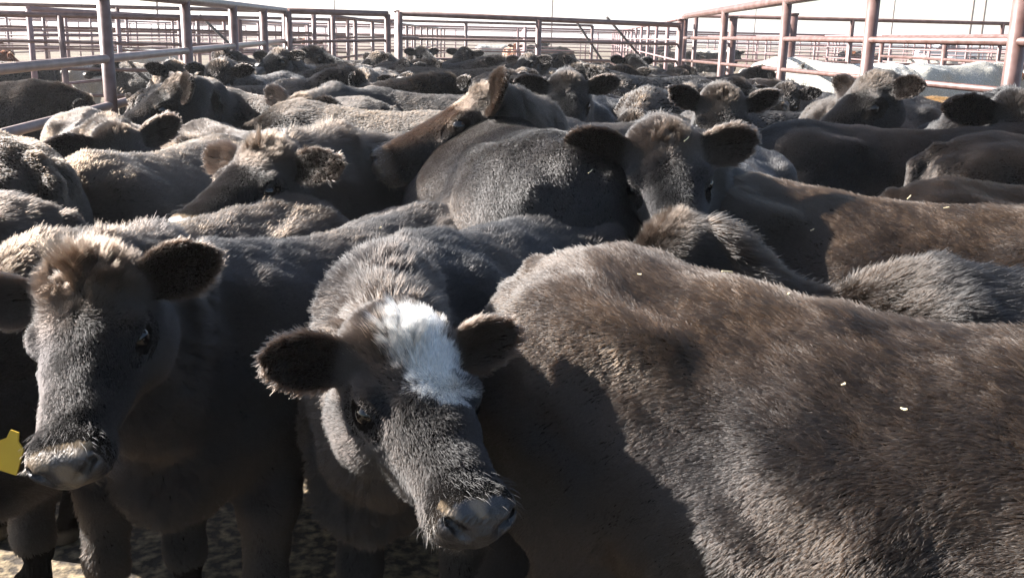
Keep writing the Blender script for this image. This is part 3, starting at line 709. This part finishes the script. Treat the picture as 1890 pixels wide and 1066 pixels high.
# ------------------------------------------------------------------ the ear tag and straw
def slab(name, pts, th, m, parent):
    n = len(pts); V = [(x, -th, z) for x, z in pts]+[(x, th, z) for x, z in pts]
    F = [tuple(range(n)), tuple(range(2*n-1, n-1, -1))]+[(i, i+n, (i+1) % n+n, (i+1) % n) for i in range(n)]
    me = bpy.data.meshes.new(name); me.from_pydata(V, [], F); me.update()
    return link(name, me, m, parent)
tp = at_y(17, 838, 1.38)
t = slab('ear_tag', [(-.007, .038), (.007, .038), (.010, .024), (.022, .015), (.020, -.027), (-.020, -.029), (-.022, .015), (-.010, .024)], .0015, M['tag'], K)
t.matrix_parent_inverse = K.matrix_world.inverted(); t.location = tp; t.rotation_euler = (R(-10), R(14), R(-12))

# ------------------------------------------------------------------ the rest of the herd: shared poses, copied
POSES = [((.74, .00, 1.24), (.75, .0, -.66), (.66, 0, .75), (15, 15)),
         ((.66, .22, 1.20), (.30, .78, -.55), (.2, .5, .8), (10, 25)),
         ((.68, -.20, 1.22), (.40, -.74, -.50), (.3, -.4, .8), (25, 10)),
         ((.84, .06, 1.02), (.62, .1, -.78), (.78, 0, .6), (5, 5)),
         ((.76, .05, 1.30), (.92, .25, -.30), (.3, 0, .9), (10, 20)),
         ((.80, -.12, 1.08), (.55, -.45, -.70), (.6, -.3, .7), (0, 20))]
STY = [dict(base=BLACK*.7, base2=BROWN*.6, ear=(.012, .008, .006), tuft=.2, **q) for q in [dict(brown=.25, seed=31), dict(brown=.6, seed=32), dict(brown=.35, seed=33), dict(brown=.8, seed=34), dict(brown=.15, seed=35), dict(brown=.45, seed=36)]]
protos = []
for i, (hp, hf, hu, er) in enumerate(POSES):
    cow = Cow(hp, hf, hu, ear=er, thick=.012, ear_scale=.85, hs=1.0)
    r = build_cow(cow, STY[i], hb=.024, hh=.012, density=14000, seed=50+i, rad=.0022, npt=4, minz=.75, hscale=.9, clump=.5)
    protos.append(r)
def light_cow(style, pose):
    hp, hf, hu, er = POSES[pose]
    return build_cow(Cow(hp, hf, hu, ear=er, thick=.013, ear_scale=.9, hs=1.0), style, hb=.024, hh=.012, density=14000, seed=77+pose, rad=.0022, npt=4, minz=.6, hscale=.5, clump=.4, name='cow')
taken = [o.matrix_world.translation.copy() for o in bpy.data.objects if o.get('category') == 'calf']
used = [False]*6
cells = []
rr_ = random.Random(11)
y = 5.9
while y < 14.4:
    x = -2.75+rr_.uniform(0, .4)
    while x < 2.4:
        cells.append((x+rr_.uniform(-.12, .12), y+rr_.uniform(-.35, .35))); x += rr_.uniform(.62, .84)
    y += .92
n = 0
for (x, y) in cells:
    if any((x-t.x)**2+((y-t.y)*.8)**2 < .62**2 for t in taken): continue
    if x < -2.1 and y < 7.0: continue
    k = n % 6
    o = protos[k] if not used[k] else copy_tree(protos[k]); used[k] = True
    o.location = (x, y, 0); hd = rr_.choice([rr_.gauss(250, 30), rr_.gauss(190, 25), rr_.gauss(0, 25), rr_.gauss(290, 25), rr_.gauss(90, 30)])
    o.rotation_euler = (0, 0, R(hd)); sc = rr_.uniform(.90, 1.04); o.scale = (sc, sc, sc)
    dep = 'just behind the nearer calves' if y < 7.2 else 'in the middle of the crowd' if y < 9 else 'far back in the crowd' if y < 11.5 else 'up against the back gate'
    lat = 'by the left fence' if x < -1.9 else 'left of centre' if x < -.6 else 'in the centre' if x < .7 else 'right of centre' if x < 1.7 else 'by the right fence'
    tag(o, '%s calf %s, %s, %s' % (('black', 'brownish', 'black', 'brown', 'jet black', 'dark brown')[k], facing(hd), dep, lat), 'calf', 'calves crowded at the far end of the pen')
    n += 1
# lighter cattle and those in other pens
WH = dict(base=(.72, .68, .60), base2=(.62, .55, .44), ear=(.7, .6, .5), brown=.3, tuft=0, pad=(.45, .3, .25))
TAN = dict(base=(.45, .26, .10), base2=(.36, .19, .07), ear=(.35, .2, .1), brown=.4, tuft=0)
RED = dict(base=(.20, .07, .035), base2=(.16, .06, .03), ear=(.2, .08, .04), brown=.4, tuft=0)
def put(o, x, y, hd, sc, label, group=None, cat='cow'):
    o.location = (x, y, 0); o.rotation_euler = (0, 0, R(hd)); o.scale = (sc, sc, sc); tag(o, label, cat, group)
    if cat == 'calf': o.name = 'calf'
    return o
w = put(light_cow(WH, 5), 3.45, 10.9, 148, 1.15, 'cream white cow standing behind the right fence, left of the fence post')
put(copy_tree(w), 4.85, 11.2, 28, 1.15, 'cream white cow standing behind the right fence, right of the fence post')
put(light_cow(TAN, 3), 3.55, 7.4, 5, 1.0, 'small yellow tan calf just outside the right fence', cat='calf')
rd = put(light_cow(RED, 0), 6.3, 11.6, 190, 1.0, 'red brown calf behind the white cows at the right edge', cat='calf')
wf = put(light_cow(dict(whiteface=True, brown=.3), 0), -2.45, 10.0, 280, .98, 'black calf with a white face near the left fence', cat='calf')
put(copy_tree(wf), -.80, 8.9, 262, .94, 'black calf with a white face peeping from the middle of the herd', cat='calf')
for (x, y, hd, src, lb) in ((-4.5, 8.6, 2, protos[3], 'dark calf standing outside the pen at the left edge, behind the lower rail'), (-12.5, 23.0, 20, rd, 'red calf far left in the neighbouring pen'), (-8.8, 24.0, 200, w, 'pale calf in the neighbouring pen behind the left fence')):
    put(copy_tree(src), x, y, hd, .9, lb, cat='calf')
for (x, y, hd, src, lb) in ((-8.3, 15.0, 30, rd, 'red brown calf in the left neighbouring pen, between two dark ones'), (-7.2, 14.2, 200, protos[0], 'dark calf in the left neighbouring pen, nearer than the red one'), (-6.4, 15.6, 250, w, 'cream calf in the left neighbouring pen, near its rear fence'), (-9.8, 14.4, 10, protos[5], 'dark calf in the left neighbouring pen at the very edge'), (-5.4, 14.6, 160, protos[1], 'dark calf in the left neighbouring pen beside the corner fence')):
    put(copy_tree(src), x, y, hd, .88, lb, cat='calf')
rr_ = random.Random(3)
for i in range(16):
    x = rr_.uniform(-18, 18); y = rr_.uniform(28, 50); src = rr_.choice([protos[0], protos[3], protos[1], rd, w])
    hd = rr_.uniform(0, 360); o = copy_tree(src)
    put(o, x, y, hd, 1.0, 'small distant %s cow %s, %s, %s' % ('red' if src is rd else 'cream' if src is w else 'dark', facing(hd), 'beyond the left fence' if x < -6 else 'beyond the right fence' if x > 6 else 'beyond the back gate', 'in the nearer pens' if y < 36 else 'in the middle pens' if y < 43 else 'in the farthest pens'), 'cattle in the far pens')

for (x, y, hd, src, lb) in ((-1.8, .65, 50, protos[3], 'added unseen dark calf blocking light, just outside the picture at the lower left'), (.75, -.45, 170, protos[5], 'added unseen dark calf blocking light, beside the photographer'), (-.75, -.75, 20, protos[3], 'added unseen dark calf blocking light, behind the photographer')):  # unseen calves added to cut ground bounce and deepen the foreground shade
    put(copy_tree(src), x, y, hd, .9, lb, cat='calf')
# ------------------------------------------------------------------ haze of dust in the air
hm, hn, hl, ho = mat('pale dusty air')
pv = hn.new('ShaderNodeVolumePrincipled'); pv.inputs['Density'].default_value = HAZE; pv.inputs['Color'].default_value = (.93, .90, .90, 1); pv.inputs['Anisotropy'].default_value = .3
hl.new(pv.outputs[0], ho.inputs['Volume'])
me = bpy.data.meshes.new('haze'); X0, X1, Y0, Y1, Z0, Z1 = -950, 950, -30, 1850, -1.5, 14
me.from_pydata([(x, y, z) for z in (Z0, Z1) for y in (Y0, Y1) for x in (X0, X1)], [], [(0, 2, 3, 1), (4, 5, 7, 6), (0, 1, 5, 4), (2, 6, 7, 3), (0, 4, 6, 2), (1, 3, 7, 5)])
if HAZE: tag(link('haze', me, hm), kind='stuff')

# ------------------------------------------------------------------ a pickup far away at the right
def pickup(x, y, hd):
    root = empty('pickup_truck', (x, y, 0), R(hd))
    wm = simple('white vehicle paint', (.72, .73, .75), .3, bump=0, var=.05); gl = simple('dark window glass', (.03, .035, .045), .08, bump=0); tyre = simple('black tyre rubber', (.02, .02, .02), .8)
    prof = [(-2.6, .5), (-2.6, 1.12), (-.7, 1.14), (-.62, 1.16), (-.45, 1.78), (.75, 1.80), (1.25, 1.18), (2.35, 1.08), (2.55, .95), (2.55, .5)]
    slab_y = lambda nm, pts, w0, w1, m, par: slab2(nm, pts, w0, w1, m, par)
    slab2('body', prof, -.92, .92, wm, root)
    for w0, w1 in ((-.935, -.925), (.925, .935)):
        slab2('window', [(-.38, 1.22), (-.32, 1.68), (.12, 1.69), (.12, 1.22)], w0, w1, gl, root)
        slab2('window', [(.20, 1.22), (.20, 1.69), (.68, 1.70), (1.05, 1.22)], w0, w1, gl, root)
    for wx in (-1.6, 1.6):
        for wy in (-.98, .76):
            wh = tube('wheel', (wx, wy, .38), (wx, wy+.22, .38), .38, tyre, root, 18)
            tube('rim', (wx, wy-.005, .38), (wx, wy+.225, .38), .20, wm, wh, 12)
    tag(root, 'white pickup truck parked far away beyond the right hand pens', 'truck')
def slab2(name, pts, y0, y1, m, parent):
    n = len(pts); V = [(x, y0, z) for x, z in pts]+[(x, y1, z) for x, z in pts]
    F = [tuple(range(n)), tuple(range(2*n-1, n-1, -1))]+[(i, i+n, (i+1) % n+n, (i+1) % n) for i in range(n)]
    me = bpy.data.meshes.new(name); me.from_pydata(V, [], F); me.update()
    return link(name, me, m, parent)
pk = at_y(1752, 95, 82); pickup(pk[0], 82, 170)

# ------------------------------------------------------------------ straw bits lying on backs (dropped onto the coats)
dg = bpy.context.evaluated_depsgraph_get(); dg.update()
for (px, py, ln, ang, lb) in ((1262, 262, .012, 40, 'stuck on the brow of the black eared calf'), (1212, 208, .012, 65, 'in the poll hair of the black eared calf'), (1560, 722, .0028, 70, 'above the rib one on the big foreground calf'), (1180, 520, .0035, 20, 'near the hip of the big foreground calf'), (1500, 430, .006, 50, 'low on the side of the even brown calf'), (700, 430, .006, 30, 'on the back of the tousled calf'), (1340, 519, .0085, 30, 'on the spine of the big foreground calf'), (1453, 560, .004, 80, 'small, lower on the side of the big foreground calf'), (1680, 372, .013, 110, 'on the back of the even brown calf'), (1748, 394, .007, 60, 'right of the larger one on the even brown calf'), (1085, 322, .009, 40, 'on the rump of the sleek grey calf'), (1675, 768, .0045, 20, 'on the ribs of the big foreground calf')):
    d = Vector(ray(px, py)); ok, loc, nor, _, ob, _ = scene.ray_cast(dg, Vector(CPOS), d)
    if not ok: continue
    loc = loc+nor*.016-d*.004
    o = slab('straw_bit', [(-ln, -.001), (-ln*.2, -.0018), (ln, .001), (ln*.9, .0026), (0, .0010), (-ln*.9, .0008)], .0009, M['straw'], None)
    q = nor.to_track_quat('Y', 'Z'); o.rotation_mode = 'QUATERNION'; o.rotation_quaternion = q @ Vector((0, 1, 0)).rotation_difference(Vector((0, 1, 0))) @ Matrix.Rotation(R(ang), 4, 'Y').to_quaternion()
    o.location = loc; tag(o, 'pale fleck of straw '+lb, 'straw')
